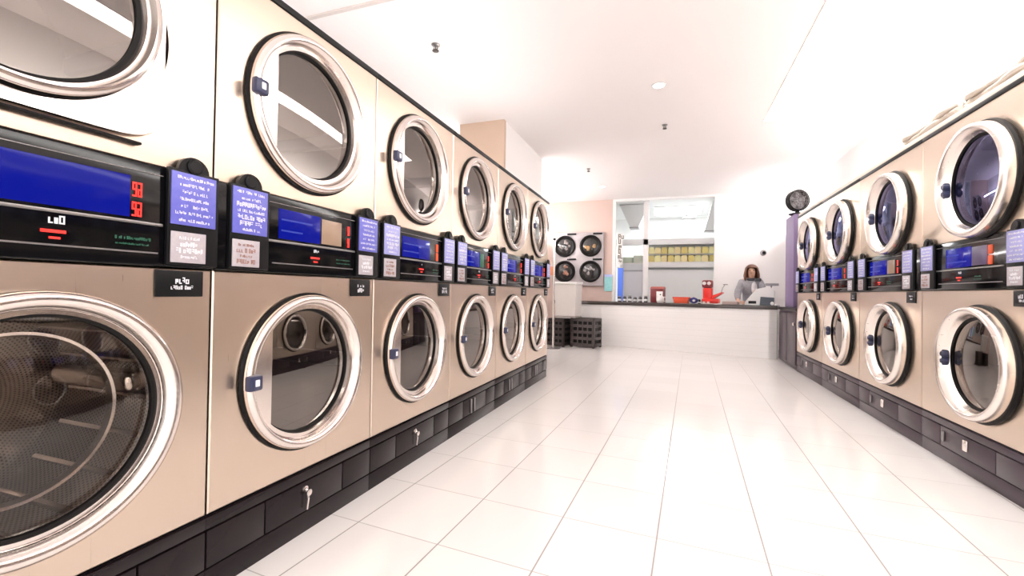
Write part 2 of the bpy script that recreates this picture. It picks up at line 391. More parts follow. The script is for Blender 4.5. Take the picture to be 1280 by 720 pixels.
def drum(t, nm, cz, cu, m, seed=0, basket=False):
    def f():
        return MB().lathe([(.262, .022), (.285, .05), (.290, .10), (.290, .46), (.27, .49), (.10, .50), (.09, .48), (.001, .475)], n=64)
    d = link(nm, cached(nm+'|drum'+m.name, f), m, t, (cu, 0, cz)); 
    def ribs():
        mb = MB()
        if basket:
            for k in range(16):
                M = Matrix.Rotation(2*PI*k/16, 4, 'Y')
                mb.box((-.007, .07, -.289), (.007, .44, -.268), .004, 2, mtx=M)
            for k in range(3):
                M = Matrix.Rotation(2*PI*k/3+.35, 4, 'Y')
                mb.box((-.028, .08, -.288), (.028, .44, -.225), .018, 3, mtx=M)
            return mb
        for k in range(3):
            a = 2*PI*k/3+.5; M = Matrix.Rotation(a, 4, 'Y')
            mb.box((-.03, .06, -.288), (.03, .45, -.235), .015, 3, mtx=M)
        return mb
    link('drum_ribs', cached('drum_ribs|%s' % basket, ribs), BLACKM if not basket else CHROME, d)
    return d
def square_ring(a, r):
    h = .292; e = 7.0
    return h*1.0/((abs(math.cos(a))**e+abs(math.sin(a))**e)**(1/e))
def machine(side, k, label, cfg):
    W = .8017 if side == 'L' else 1.0353
    D = .78 if side == 'L' else .60
    cu = .398 if side == 'L' else .603
    st = STEEL if side == 'L' else STEEL_R
    pl = PLINTH if side == 'L' else PLINTH_R
    if side == 'L': loc, rz = (-1.35, .2035+.8017*(k-1), 0), PI/2
    else: loc, rz = (1.5275, 6.7534-1.0353*(k-1), 0), -PI/2
    t = thing('stacked_laundry_machine', label, 'laundry machine', loc, rz,
              'stacked machines in the left row' if side == 'L' else 'stacked machines in the right row')
    g = .003
    def cab():
        return (MB().box((g, .025, ZB), (g+.02, D, ZT)).box((W-g-.02, .025, ZB), (W-g, D, ZT)).box((g, .025, ZT-.02), (W-g, D, ZT))
                .box((g, .025, ZB), (W-g, D, ZB+.02)).box((g, D-.02, ZB), (W-g, D, ZT)).box((g, .06, ZPB), (W-g, D, ZPB+.02)).box((g, .06, ZPT), (W-g, D, ZPT+.02)))
    link('cabinet', cached('cabinet|'+side, cab), GAP, t)
    link('upper_front', cached('upper_front|'+side, lambda: holed_panel(g, W-g, ZPT, ZT-.022, cu, 1.632 if side == 'L' else 1.585, .262, 0, .022)), st, t)
    link('lower_front', cached('lower_front|'+side, lambda: holed_panel(g, W-g, ZB+.004, ZPB, cu, .640 if side == 'L' else .622, .262, 0, .022)), st, t)
    link('top_rail', cached('top_rail|'+side, lambda: MB().box((0, -.006, ZT-.022), (W, .05, ZT+.002), .003)), BLACKM, t)
    # plinth
    def plf():
        mb = MB().box((0, .012, 0), (W, D, ZB-.003))
        mb.box((0, .002, .205), (W, .013, ZB-.006), .002)
        e = [0, .215, .612, W] if side == 'L' else [0, .215, .71, W]
        for a, b in zip(e, e[1:]): mb.box((a+.003, 0, .085), (b-.003, .013, .200), .002)
        mb.box((0, .004, .0), (W, .013, .078), .002)
        return mb
    p = link('plinth', cached('plinth|'+side, plf), pl, t)
    if cfg.get('key'):
        def key():
            mb = MB().lathe([(.012, -.004), (.013, 0)], (.40, 0, .172), 16, cap0=True)
            mb.tube([(.400, -.005, .172), (.402, -.018, .165), (.401, -.016, .14), (.398, -.012, .095)], [.006, .005, .004, .004], 8)
            return mb.lathe([(.004, -.022), (.013, -.020), (.013, -.016), (.004, -.014)], (.402, 0, .160), 14, cap0=True, cap1=True)
        link('key', cached('key|'+side, key), CHROME, p)  # lock, with a glossy reflection streak shaped as a hanging key
    if side == 'R':
        link('plinth_mark', cached('plinth_mark|R', lambda: MB().box((.245, -.010, .115), (.268, 0, .175), .004)), GREYTRIM, p)  # small pale plates on the plinth front
        link('plinth_mark', cached('plinth_mark|R2', lambda: MB().box((.455, -.012, .125), (.495, 0, .185), .004)), CHROME_R, p)
    elif not cfg.get('key'):
        link('plinth_mark', cached('plinth_mark|L', lambda: MB().box((.33, -.010, .09), (.345, 0, .19), .003).box((.385, -.010, .09), (.40, 0, .19), .003)), GREYTRIM, p)  # pale bars draw the glossy reflection streaks on the plinth
    # doors
    ring = CHROME if side == 'L' else CHROME_R
    uz, lz = (1.632, .640) if side == 'L' else (1.585, .622)
    fl = cfg.get('flavor', 'chord' if side == 'L' else 'deep')
    if cfg.get('square'):
        def sqf():
            return MB().lathe([(.262, -.016), (.30, -.020), (.302, -.012), (.302, -.001), (.262, -.001)], n=96, close=True,
                              sq=lambda a, r: r if r < .27 else square_ring(a, r)*(r/.302))
        link('upper_door_plate', cached('upper_door_plate|sq', sqf), CHROME, t, (cu-.05, 0, uz+.005), 'squarish bright steel plate with rounded corners behind the upper door')
        link('upper_door_lip', cached('upper_door_lip|sq', lambda: MB().box((-.27, -.018, -.306), (.24, 0, -.298), .003).box((-.08, -.024, -.316), (-.03, 0, -.300), .003)), RUBBER, t, (cu-.05, 0, uz+.005))
        door(t, side, 'upper_door', uz+.03, cu-.055, (ring, GLASS), 'thin')
    else:
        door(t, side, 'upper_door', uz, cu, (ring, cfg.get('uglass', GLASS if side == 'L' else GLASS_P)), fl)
    door(t, side, 'lower_door', lz, cu, (ring, cfg.get('lglass', GLASS if side == 'L' else GLASS)), 'wide' if cfg.get('wide') else fl)
    drum(t, 'upper_drum', uz, cu, DRUM_D)
    drum(t, 'lower_drum', lz, cu, DRUM if cfg.get('wide') else DRUM_D, basket=cfg.get('wide'))
    # control panel
    cp = link('control_panel', cached('control_panel|'+side, lambda: MB().box((g, -.012, ZPB+.002), (W-g, .05, ZPT-.002), .004)), BLACKP, t)
    x0, x1 = (.19, .645) if side == 'L' else (.20, .79)
    def trims():
        return (MB().box((x0, -.018, 1.122), (x1, -.011, 1.130), .002).box((x0+.02, -.015, 1.046), (x1-.01, -.011, 1.050))
                .box((x0-.01, -.014, 1.262), (x1, -.011, 1.264)))
    link('panel_trim', cached('panel_trim|'+side, trims), GREYTRIM, cp)
    s0, s1 = cfg['screen']
    sc = link('display', cached('display|%s%s' % (s0, s1), lambda: MB().box((s0, -.0145, 1.138), (s1, -.0115, 1.246), .001)), SCREEN, cp, None, 'glowing blue display')
    rs = random.Random(k*7+(0 if side == 'L' else 50))
    if cfg.get('streak'):
        link('display_text', (lambda: MB().box((s0+.06, -.0152, 1.175), (s0+.066, -.0146, 1.235), mtx=None))().mesh('display_text'), SCREEN2, sc)
    else:
        sm = MB(); 
        for i in range(2): z = 1.165+.04*i; sm.box((s0+.01, -.0152, z), (s0+(s1-s0)*rs.uniform(.5, .9), -.0146, z+.006))
        link('display_text', sm.mesh('display_text'), SCREEN2, sc)
    if cfg.get('patch'):
        a, b, mm = cfg['patch']
        part('panel_patch', MB().box((a, -.0142, 1.140), (b, -.0115, 1.240), .001), mm, cp, label='coloured sticker beside the display')
    led = cfg.get('led', .60)
    lw = cfg.get('ledw', .012)
    for z, h in ((1.212, .018), (1.160, .018)):
        if cfg.get('ledm') is ORANGE: lm = MB().box((led, -.0150, z-.022), (led+lw, -.0115, z+.026), .004)
        else:
            lm = MB(); hh = .017; q = .004
            for dx in (0, lw*.62):
                wq = lw*.5
                for zz in (-hh, 0, hh): lm.box((led+dx, -.0150, z+zz-q/2), (led+dx+wq, -.0115, z+zz+q/2))
                lm.box((led+dx+wq-q*.7, -.0149, z-hh), (led+dx+wq, -.0115, z+hh)); lm.box((led+dx, -.0149, z-(hh if dx else 0)), (led+dx+q*.7, -.0115, z+hh*(0 if dx else 1)+.001))
        part('indicator_lamp', lm, cfg.get('ledm', REDLED), cp, label='orange strip' if cfg.get('ledm') is ORANGE else 'red indicator digits')
    part('lower_indicator', MB().box((x0+.20, -.0150, 1.076), (x0+.245, -.0115, 1.083)).box((x0+.215, -.0150, 1.062), (x0+.235, -.0115, 1.067)), REDLED, cp, label='small red indicator')
    part('panel_print', scribble(x0+.34, x0+.43, 1.06, 1.09, -.0122, 2, k, .4), GREENLED, cp, label='faint green print')
    part('panel_mark', scribble(x0+.21, x0+.24, 1.098, 1.116, -.0122, 1, 3*k, .8), WHITEPRINT, cp, label='small white mark')
    # instruction signs with clip-shaped tops, price cards and number plate
    if side == 'L': sx = [(.042, .172, 0), (.657, .787, 1)]
    else: sx = [(.047, .180, 0), (.835, .965, 1)]
    for a, b, i in sx:
        if cfg.get('skip') == i: continue
        pale = cfg.get('pale', False)
        def holder():
            cxh = (a+b)/2; R = .045
            top = [(cxh+R*math.cos(q), 1.292+R*math.sin(q)*.95) for q in [k2*PI/12 for k2 in range(13)]]
            mb = MB().prism([(b+.012, 1.292)]+top+[(a-.006, 1.292)], -.026, -.012)
            mb.box((a-.006, -.026, 1.018), (b+.012, -.012, 1.293), .003)
            return mb.lathe([(.018, -.034), (.022, -.030), (.022, -.024)], (cxh, 0, 1.308), 18, cap0=True)
        h = link('sign_holder', cached('sign_holder|%s%d' % (side, i), holder), BLACKM, t)
        link('instruction_sign', cached('instruction_sign|%s%d%s' % (side, i, pale), lambda: MB().box((a, -.030, 1.134), (b, -.0255, 1.284), .001)), SIGNPALE if pale else SIGNBLUE, h, None, 'blue instruction sign')
        link('sign_print', cached('sign_print|%s%d' % (side, i), lambda: scribble(a+.006, b-.006, 1.138, 1.280, -.0302, 7, 5+i, .55)), WHITEPRINT, h, None, 'white print on the blue sign')
        link('price_card', cached('price_card|%s%d' % (side, i), lambda: MB().box((a+.002, -.029, 1.026), (a+.102, -.0255, 1.114), .001)), CARD, h, None, 'pale price card')
        link('card_print', cached('card_print|%s%d' % (side, i), lambda: scribble(a+.014, a+.088, 1.034, 1.106, -.0292, 4, 11+i, .6)), WHITEPRINT if i else CARDPRINT, h)
    if side == 'L': n0, n1 = .636, .770
    else: n0, n1 = .838, .962
    np_ = link('number_plate', cached('number_plate|'+side, lambda: MB().box((n0, -.006, .928), (n1, 0, 1.004), .002)), BLACKM, t)
    link('number_print', scribble(n0+.03, n1-.03, .945, .985, -.0062, 2, k*3+1, .7).mesh('number_print'), WHITEPRINT, np_)
    return t

TANS = (.445, .56, TAN)  # tan patch: a reflection on the black panel put in as colour
machine('L', 1, 'nearest machine of the left row, squarish upper door frame, big drum window', dict(square=1, wide=1, lglass=GLASS_M, screen=(.05, .565), led=.570, ledw=.020, streak=1, skip=0))
machine('L', 2, 'second stacked laundry machine of the left row, flat-sided round doors, lock and key-shaped reflection streak in its plinth', dict(screen=(.235, .438), patch=TANS, led=.598, ledw=.010, key=1))
machine('L', 3, 'third stacked laundry machine of the left row, blue display with orange mark', dict(screen=(.22, .50), led=.575, ledw=.025, ledm=ORANGE, key=1, pale=True))
machine('L', 4, 'fourth stacked laundry machine of the left row, just before the tan pillar above', dict(screen=(.20, .42), patch=(.43, .50, GREENLED), led=.58, pale=True, flavor='plain'))
machine('L', 5, 'fifth stacked laundry machine of the left row, last but one from the end', dict(screen=(.20, .45), led=.58, pale=True, flavor='plain'))
machine('L', 6, 'farthest stacked laundry machine of the left row, at the end by the pole and bins', dict(screen=(.20, .50), led=.58, pale=True, flavor='plain'))
PUR = (.538, .665, PURPLEP)
machine('R', 1, 'farthest stacked laundry machine of the right row, beside the low dark cabinet', dict(screen=(.25, .60), led=.70, pale=True))
machine('R', 2, 'third stacked laundry machine from the camera in the right row', dict(screen=(.25, .62), led=.70, pale=True))
machine('R', 3, 'second stacked laundry machine from the camera in the right row, tan sticker by its display', dict(screen=(.25, .55), patch=(.56, .68, TAN), led=.72, pale=True))
machine('R', 4, 'nearest machine in view of the right row, violet upper window, orange strip by its display', dict(screen=(.296, .535), patch=PUR, led=.672, ledw=.034, ledm=ORANGE, pale=True))
machine('R', 5, 'laundry machine of the right row just outside the frame, mirrored in the left doors', dict(screen=(.296, .535), led=.672, pale=True))
machine('R', 6, 'last laundry machine of the right row, beyond the frame, beside the camera', dict(screen=(.296, .535), led=.672, pale=True))

# unseen uplights added out of view to brighten the ceiling
TUBE = mat('added_tube_glow', (.9, .9, .9), .5, emit=(1, .95, .93), es=ADDED_TUBE_EMIT)
ADDED_TUBE_S = mat('added_bright_tube_glow', (.9, .9, .9), .5, emit=(1, .95, .93), es=ADDED_TUBE_EMIT*3.2)
def batten(x, y0, y1, label, z=ZT+.002, tm=None):
    t = thing('added_uplight_batten', label, 'added uplight batten', (x, y0, z))
    if z < 2.0001: part('stand_leg', MB().box((-.02, .3, -2.0), (.02, .34, 0)), WHITEP, t); part('stand_leg', MB().box((-.02, y1-y0-.34, -2.0), (.02, y1-y0-.30, 0)), WHITEP, t)
    if abs(z-2.12) < .001: part('wall_bracket', MB().box((-.03, .3, -.03), (.10, .34, 0)), WHITEP, t); part('wall_bracket', MB().box((-.03, 1.1, -.03), (.10, 1.14, 0)), WHITEP, t)
    part('added_uplight_body', MB().box((-.05, 0, 0), (.05, y1-y0, .05), .006), WHITEP, t)
    part('tube', MB().tube([(0, .03, .085), (0, y1-y0-.03, .085)], .02, 10), tm or TUBE, t)
batten(-1.78, -.6, 4.6, 'added unseen uplight batten lying on top of the left row of machines')
batten(1.95, -.6, 6.7, 'added unseen uplight batten lying on the ledge over the right row', 2.041)
batten(-2.6, 5.2, 9.2, 'added unseen uplight batten standing behind the pier beyond the left row', 2.0, ADDED_TUBE_S)
batten(2.08, 7.85, 9.3, 'short added unseen uplight batten on brackets behind the lilac column', 2.12, ADDED_TUBE_S)

# ledge over the right row, with rolled sheeting lying on it
LEDGE = noisy('pale_beige_board', (.62, .53, .45), (.68, .59, .51), .5, 6)
tag(part('top_ledge', MB().box((1.535, .5, 2.003), (2.16, 6.75, 2.040), .006), LEDGE), 'long pale beige board lying along the tops of the right row of machines', 'ledge')
SHEET = noisy('crumpled_beige_sheet', (.50, .43, .36), (.72, .65, .57), .5, 16, 5, .5)
def roll(y0, y1, x, z, label, seed):
    rd = random.Random(seed); mb = MB()
    for j in range(5):
        pts = []; n = 22
        ox, oz = x+(j % 3)*.035, z+(j//3)*.030
        for i in range(n+1):
            f = i/n; pts.append((ox+.010*math.sin(f*9+j)+rd.uniform(-.003, .003), y0+(y1-y0)*f+rd.uniform(-.004, .004)*(0<i<n), oz+.006*math.sin(f*7+j*2)))
        mb.tube(pts, [.016+.004*math.sin(i*.8+j) for i in range(n+1)], 8)
    # folded loops at the end, and a tie
    for j in range(3):
        mb.tube([(x+.02*j, y1-.02, z), (x+.02*j+.01, y1+.03, z+.008), (x+.02*j, y1+.035, z+.03), (x+.02*j, y1-.02, z+.038)], .014, 8)
    ym = y0+(y1-y0)*.45
    o = part('rolled_sheeting', mb, SHEET); tag(o, label, 'rolled sheeting', 'rolls of sheeting on the right ledge')
    part('tie', MB().box((x-.022, ym-.012, z-.018), (x+.10, ym+.012, z+.058), .012), LEDGE, o)
roll(2.55, 3.22, 1.56, 2.068, 'crumpled beige rolled sheeting on the right ledge, nearer the camera', 2)
roll(3.32, 3.96, 1.56, 2.068, 'crumpled beige rolled sheeting on the right ledge, farther one ending in a folded loop', 5)

# ------------------------------------------------------------------ reception counter
CA = Vector((-2.2, 8.715, 0)); PHI = math.atan(-.2547); CL = 3.69/math.cos(PHI)
def cy(x): return 8.6-(x+1.75)*.2547
ct = thing('reception_counter', 'long white tiled reception counter with a dark worktop edge across the back', 'counter', CA, PHI)
part('counter_front', MB().box((0, .03, 0), (CL, .12, .76)).box((CL-.1, .03, 0), (CL, .5, .76)).box((0, .03, 0), (.1, .5, .76)), tiled_wall('white_counter_tile', (.92, .89, .88), (.84, .81, .80), 10, .095), ct)
part('worktop', MB().box((-.02, 0, .76), (CL+.01, .55, .82), .006), mat('dark_taupe_worktop', (.055, .042, .040), .22), ct)
# dark cabinet between counter and machines
t = thing('low_cabinet', 'low dark purple-grey cabinet between the counter end and the right row', 'cabinet', (1.535, 7.78, 0), -PI/2)
part('cabinet_body', MB().box((0, 0, .02), (1.0, .60, .77), .004), PLINTH_R, t)
part('cabinet_door', MB().box((.02, -.014, .06), (.49, 0, .74), .004), PLINTH_R, t)
part('cabinet_door', MB().box((.51, -.014, .06), (.98, 0, .74), .004), PLINTH_R, t)
part('cabinet_top', MB().box((-.02, -.02, .77), (1.01, .61, .81), .004), mat('dark_top', (.03, .02, .025), .3), t)
part('knob', MB().lathe([(.018, -.04), (.024, -.03), (.012, -.014)], (.94, 0, .60), 16, cap0=True), CHROME, t)
# wall end as a column, its shade put into the purple; fan on top
tag(part('purple_column', MB().box((1.60, 7.30, .811), (2.10, 7.78, 2.13), .008), noisy('lilac_wall_shade', (.22, .16, .30), (.27, .20, .36), .5, 2)), 'tall column in shaded-wall lilac standing on the low dark cabinet', 'column')
f = thing('round_fan', 'round grey fan with black rim standing on top of the lilac column', 'fan', (1.66, 7.38, 2.13), .35)
part('fan_base', MB().lathe([(.11, 0), (.11, .015), (.03, .03), (.02, .07)], axis='z', n=24, cap0=True), BLACKM, f)
part('fan_rim', MB().lathe([(.135, -.045), (.15, -.04), (.152, .04), (.135, .045)], (0, 0, .20), 36, close=True), BLACKM, f)
def grille():
    mb = MB()
    for r, y in ((.125, -.05), (.095, -.062), (.065, -.07), (.035, -.074)):
        mb.tube([(r*math.cos(a), y, .20+r*math.sin(a)) for a in [2*PI*k/28 for k in range(29)]], .004, 5, cap=False)
    for k in range(12):
        a = 2*PI*k/12; mb.tube([(.14*math.cos(a), -.042, .2+.14*math.sin(a)), (.07*math.cos(a), -.069, .2+.07*math.sin(a)), (.02*math.cos(a), -.074, .2+.02*math.sin(a))], .0035, 5)
    return mb
part('fan_grille', grille(), GREYTRIM, f)
def blades():
    mb = MB().lathe([(.03, -.03), (.034, .03)], (0, 0, .2), 16, cap0=True, cap1=True)
    for k in range(5):
        M = Matrix.Translation((0, 0, .2)) @ Matrix.Rotation(2*PI*k/5, 4, 'Y') @ Matrix.Rotation(.4, 4, 'Z')
        mb.box((-.03, -.003, .03), (.035, .003, .12), .002, mtx=M)
    return mb
part('fan_blades', blades(), mat('fan_grey', (.50, .48, .51), .4), f)
part('fan_housing', MB().lathe([(.148, .03), (.13, .07), (.07, .10), (.001, .11)], (0, 0, .2), 30), mat('fan_back_grey', (.30, .28, .30), .45), f)

# ------------------------------------------------------------------ things on the counter
ZW = .82
RED = mat('bright_red_enamel', (.75, .03, .02), .3); DRED = mat('dark_red', (.18, .015, .02), .4)
t = thing('red_scale', 'bright red dial scale with a tray standing on the counter', 'scale', (.60, 8.28, ZW), PHI)
part('scale_body', MB().box((-.12, -.10, .01), (.14, .13, .09), .02).box((-.11, -.05, .08), (.03, .09, .27), .02), RED, t)
part('scale_head', MB().box((-.125, -.06, .27), (.035, .08, .40), .025), DRED, t)
part('dial', MB().lathe([(.028, -.012), (.03, 0)], (-.085, -.06, .345), 18, cap0=True), WHITEP, t)
part('dial', MB().lathe([(.028, -.012), (.03, 0)], (-.010, -.06, .345), 18, cap0=True), WHITEP, t)
part('tray', MB().prism([(.04, .14), (.19, .20), (.20, .185), (.06, .09), (.04, .09)], -.09, .11), RED, t)
part('crank_arm', MB().tube([(.17, 0, .19), (.19, 0, .27), (.23, 0, .33)], .006, 8).box((.20, -.03, .32), (.27, .03, .335), .004), GREYTRIM, t)
part('foot', MB().box((-.10, -.115, 0), (-.06, -.08, .04), .006), WHITEP, t); part('foot', MB().box((-.03, -.115, 0), (.01, -.08, .04), .006), WHITEP, t)
t = thing('red_carton', 'dark red and white carton standing on the counter below the yellow shelves', 'carton', (-.24, 8.52, ZW), PHI)
part('carton_body', MB().box((-.12, -.08, 0), (.10, .10, .25), .01), DRED, t)
part('carton_panel', MB().box((-.01, -.086, .05), (.10, -.079, .20), .002), WHITEP, t)
part('carton_lid', MB().prism([(-.125, .25), (-.10, .285), (.09, .285), (.105, .25)], -.085, .105), mat('pale_red', (.45, .12, .10), .5), t)
t = thing('white_kettle', 'small white rounded kettle in front of the dark red carton', 'kettle', (-.20, 8.34, ZW), PHI)
part('kettle_body', MB().lathe([(.05, 0), (.066, .03), (.062, .09), (.035, .125), (.001, .135)], axis='z', n=24, cap0=True), WHITEP, t)
part('kettle_handle', MB().tube([(.05, 0, .10), (.095, 0, .095), (.095, 0, .035), (.06, 0, .02)], .008, 8), WHITEP, t)
part('kettle_lid_knob', MB().sphere((0, 0, .142), .012), BLACKM, t)
t = thing('orange_basket', 'shallow orange-red basket on the counter left of the blue purse', 'basket', (.15, 8.40, ZW), PHI)
part('basket_body', MB().prism([(-.11, 0), (.11, 0), (.135, .10), (.12, .10), (.10, .012), (-.10, .012), (-.12, .10), (-.135, .10)], -.07, .08).box((-.11, -.075, 0), (.11, -.066, .095), .003).box((-.11, .07, 0), (.11, .08, .095), .003), mat('orange_red_plastic', (.72, .09, .03), .4), t)
part('basket_rim', MB().tube([(-.13, -.075, .1), (.13, -.075, .1), (.13, .082, .1), (-.13, .082, .1), (-.13, -.075, .1)], .007, 6), RED, t)
t = thing('blue_purse', 'small round dark blue purse on the counter beside the orange basket', 'purse', (.345, 8.34, ZW), PHI)
part('purse_body', MB().sphere((0, 0, .052), .06, (1.25, .7, .86), 20, 12), mat('navy_cloth', (.04, .04, .22), .5), t)
part('purse_clasp', MB().tube([(-.05, 0, .085), (0, 0, .112), (.05, 0, .085)], .006, 8), CHROME, t)
part('purse_patch', MB().sphere((.01, -.038, .05), .025, (1, .3, .8), 12, 8), WHITEP, t)
t = thing('black_stapler', 'small black stapler on the counter between blue purse and red scale', 'stapler', (.425, 8.22, ZW), PHI+.3)
part('stapler_base', MB().box((-.02, -.07, 0), (.02, .07, .015), .005), BLACKM, t)
part('stapler_arm', MB().prism([(-.068, .03), (.07, .05), (.07, .075), (-.04, .07), (-.068, .05)], -.016, .016, axis='x'), BLACKM, t)
GREYPINK = mat('dusty_pink_paper', (.42, .32, .30), .6)
t = tag(part('folder', MB().box((-.11, -.09, 0), (.11, .09, .05), .006), GREYPINK, loc=(.885, 8.05, ZW)), 'thick dusty pink folder lying on the counter between red scale and woman', 'folder')
t.rotation_euler = (0, 0, PHI)
t = tag(part('paper_sheet', MB().box((-.14, -.05, 0), (.14, .05, .004)), mat('cream_paper', (.80, .74, .66), .6), loc=(.62, 8.07, ZW)), 'cream sheet of paper lying at the counter edge in front of the folder', 'paper')
t.rotation_euler = (0, 0, PHI)
# row of little jars at the left end
jar0 = None
for i in range(6):
    x = -.93+.095*i
    lab = ['leftmost little dark jar in the row at the left of the counter', 'second little dark jar from the left in the counter row', 'third little dark jar from the left in the counter row',
           'fourth little dark jar from the left in the counter row', 'fifth little dark jar from the left in the counter row', 'rightmost little dark jar in the counter row, nearest the red carton'][i]
    if jar0 is None:
        jar0 = thing('jar', lab, 'jar', (x, cy(x)+.2, ZW), 0, 'little jars in a row on the counter')
        part('jar_body', MB().lathe([(.028, 0), (.034, .01), (.034, .07), (.024, .085)], axis='z', n=20, cap0=True, cap1=True), mat('dark_glass_jar', (.03, .03, .035), .15), jar0)
        part('jar_lid', MB().lathe([(.026, .085), (.027, .105), (.001, .107)], axis='z', n=20, cap0=True), GREYTRIM, jar0)
        part('jar_label', MB().lathe([(.0346, .02), (.0346, .055)], axis='z', n=20), WHITEP, jar0)
    else:
        c = copy_tree(jar0); c['label'] = lab; c.location = (x, cy(x)+.2+(.02 if i % 2 else 0), ZW); c.scale = (1, 1, .9+.1*(i % 3))
# till at the right end
treg = t = thing('cash_register', 'white cash register with a dark drawer front at the right end of the counter', 'cash register', (1.275, 8.0, ZW+.001), PHI)
part('register_body', MB().prism([(-.17, 0), (.20, 0), (.20, .20), (.14, .27), (-.02, .23), (-.16, .05)], -.05, .22), WHITEP, t)
part('register_drawer', MB().prism([(.03, .004), (.20, .004), (.205, .11), (.04, .12)], -.14, -.05), mat('blue_grey_plastic', (.06, .075, .10), .35), t)
part('drawer_knob', MB().lathe([(.02, -.17), (.024, -.155), (.012, -.14)], (.185, 0, .03), 16, cap0=True), WHITEP, t)
part('display_arm', MB().tube([(.15, .1, .25), (.16, .1, .29)], .012, 8), GREYTRIM, t)
part('customer_display', MB().box((.08, .05, .28), (.25, .13, .315), .006), mat('mid_grey_plastic', (.28, .28, .29), .4), t)
treg.scale = (1.1, 1, 1.1)
part('keypad', MB().box((-.12, -.051, .02), (-.02, -.045, .06), .002), BLACKM, t)

# ------------------------------------------------------------------ bins and crates by the wall
def crate(x, y, w_, d_, h_, rz, label, m, cat='crate'):
    t = thing('slatted_crate', label, cat, (x, y, 0), rz, 'dark slatted crates beside the counter')
    mb = MB()
    for i in range(5):
        z = .03+i*(h_-.08)/4
        mb.box((-w_/2, -d_/2, z), (w_/2, -d_/2+.012, z+.05), .003).box((-w_/2, d_/2-.012, z), (w_/2, d_/2, z+.05), .003)
        mb.box((-w_/2, -d_/2, z), (-w_/2+.012, d_/2, z+.05), .003).box((w_/2-.012, -d_/2, z), (w_/2, d_/2, z+.05), .003)
    part('slats', mb, m, t)
    for sx in (-1, 1):
        for sy in (-1, 1):
            part('corner_post', MB().box((sx*(w_/2-.02)-.02, sy*(d_/2-.02)-.02, 0), (sx*(w_/2-.02)+.02, sy*(d_/2-.02)+.02, h_), .004), m, t)
    part('crate_floor', MB().box((-w_/2+.01, -d_/2+.01, .02), (w_/2-.01, d_/2-.01, .035)), m, t)
    mm = MB()
    for k in range(5): mm.box((-w_/2+.03+k*(w_-.08)/4, -d_/2+.013, .04), (-w_/2+.055+k*(w_-.08)/4, -d_/2+.02, h_-.04), .002)
    part('uprights', mm, m, t)
    part('liner', MB().box((-w_/2+.025, -d_/2+.025, .04), (w_/2-.025, d_/2-.025, h_-.05), .02), BLACKM, t, label='dark bag lining the crate')
    return t
WICK = mat('dark_brown_plastic', (.035, .026, .024), .35); WICK2 = noisy('speckled_dark_basket', (.010, .008, .008), (.12, .095, .09), .4, 38)
crate(-1.46, 8.10, .46, .34, .52, PHI, 'speckled dark slatted crate on the floor against the counter, right of the other', WICK2)
crate(-1.96, 8.06, .40, .34, .50, PHI, 'dark brown slatted crate under the tall white bin beside the left row', WICK)
t = thing('laundry_bin', 'tall pale tapered laundry bin standing on the dark crates by the left row', 'bin', (-1.78, 8.06, .525), PHI)
part('bin_body', MB().prism([(-.19, .0), (.19, 0), (.205, .62), (-.225, .60)], -.13, .13), noisy('pale_grey_plastic', (.60, .56, .53), (.66, .62, .59), .4, 5), t)
part('bin_rim', MB().box((-.24, -.15, .60), (.22, .15, .64), .012), WHITEP, t)
part('bin_foot', MB().box((-.21, -.14, .0), (.20, .14, .035), .01), mat('bin_grey', (.35, .31, .29), .4), t)
t = thing('pole_stand', 'slim silver pole stand at the end of the left row with an orange tag', 'stand', (-1.94, 7.6, 0))
part('pole', MB().tube([(0, 0, .02), (0, 0, 1.88)], .018, 12), CHROME, t)
part('stand_foot', MB().lathe([(.13, 0), (.13, .012), (.03, .03)], axis='z', n=28, cap0=True, cap1=True), GREYTRIM, t)
part('pole_cap', MB().sphere((0, 0, 1.89), .026), BLACKM, t)
part('hanging_tag', MB().box((-.10, -.012, 1.27), (-.02, -.002, 1.42), .004), mat('orange_tag', (.65, .22, .08), .5), t, label='orange hanging tag')

# ------------------------------------------------------------------ things on the back walls
t = thing('porthole_panel', 'grey wall panel of four round dark porthole doors on the pinkish wall', 'wall panel', (-1.88, 9.37, 1.12))
part('backing', MB().box((-.54, -.05, 0), (.54, 0, 1.12), .01), noisy('mauve_grey_metal', (.36, .32, .33), (.50, .46, .47), .35, 7), t)
for (x, z, c) in ((-.27, .83, (.35, .30, .28)), (.27, .83, (.60, .33, .10)), (-.27, .30, (.55, .25, .15)), (.27, .30, (.40, .36, .36))):
    d = part('porthole_door', MB().lathe([(.165, -.05), (.225, -.05), (.225, -.075), (.20, -.09), (.165, -.07)], (x, 0, z), 40, close=True), RUBBER, t)
    part('porthole_glass', MB().lathe([(.17, -.055), (.12, -.068), (.05, -.075), (.001, -.076)], (x, 0, z), 32), mat('dark_porthole', (.02, .018, .018), .08), d)
    rd = random.Random(int(x*100+z*37)); mb = MB()
    for i in range(7):
        a = rd.uniform(0, 6.28); r = rd.uniform(.02, .11); mb.sphere((x+r*math.cos(a), -.072, z+r*math.sin(a)), rd.uniform(.018, .04), (1, .35, 1), 10, 6)
    part('laundry', mb, noisy('laundry_%d' % rd.randrange(999), c, (.08, .07, .07), .6, 20), d)
    part('door_lock', MB().box((x+.05, -.075, z+.235), (x+.24, -.05, z+.27), .006), BLACKM, d)
t = thing('poster', 'small teal poster on the wall just above the counter', 'poster', (-1.235, 9.345, 1.02))
part('sheet', MB().box((-.085, 0, 0), (.075, .008, .34)), noisy('teal_print', (.12, .50, .52), (.45, .72, .74), .5, 20), t)
part('poster_border', MB().box((-.085, -.002, .29), (.075, 0, .34)), mat('lilac_print', (.45, .50, .80), .5), t)
t = thing('vertical_sign', 'narrow white vertical sign with dark letters at the left edge of the serving opening', 'sign', (-1.02, 9.33, 1.56))
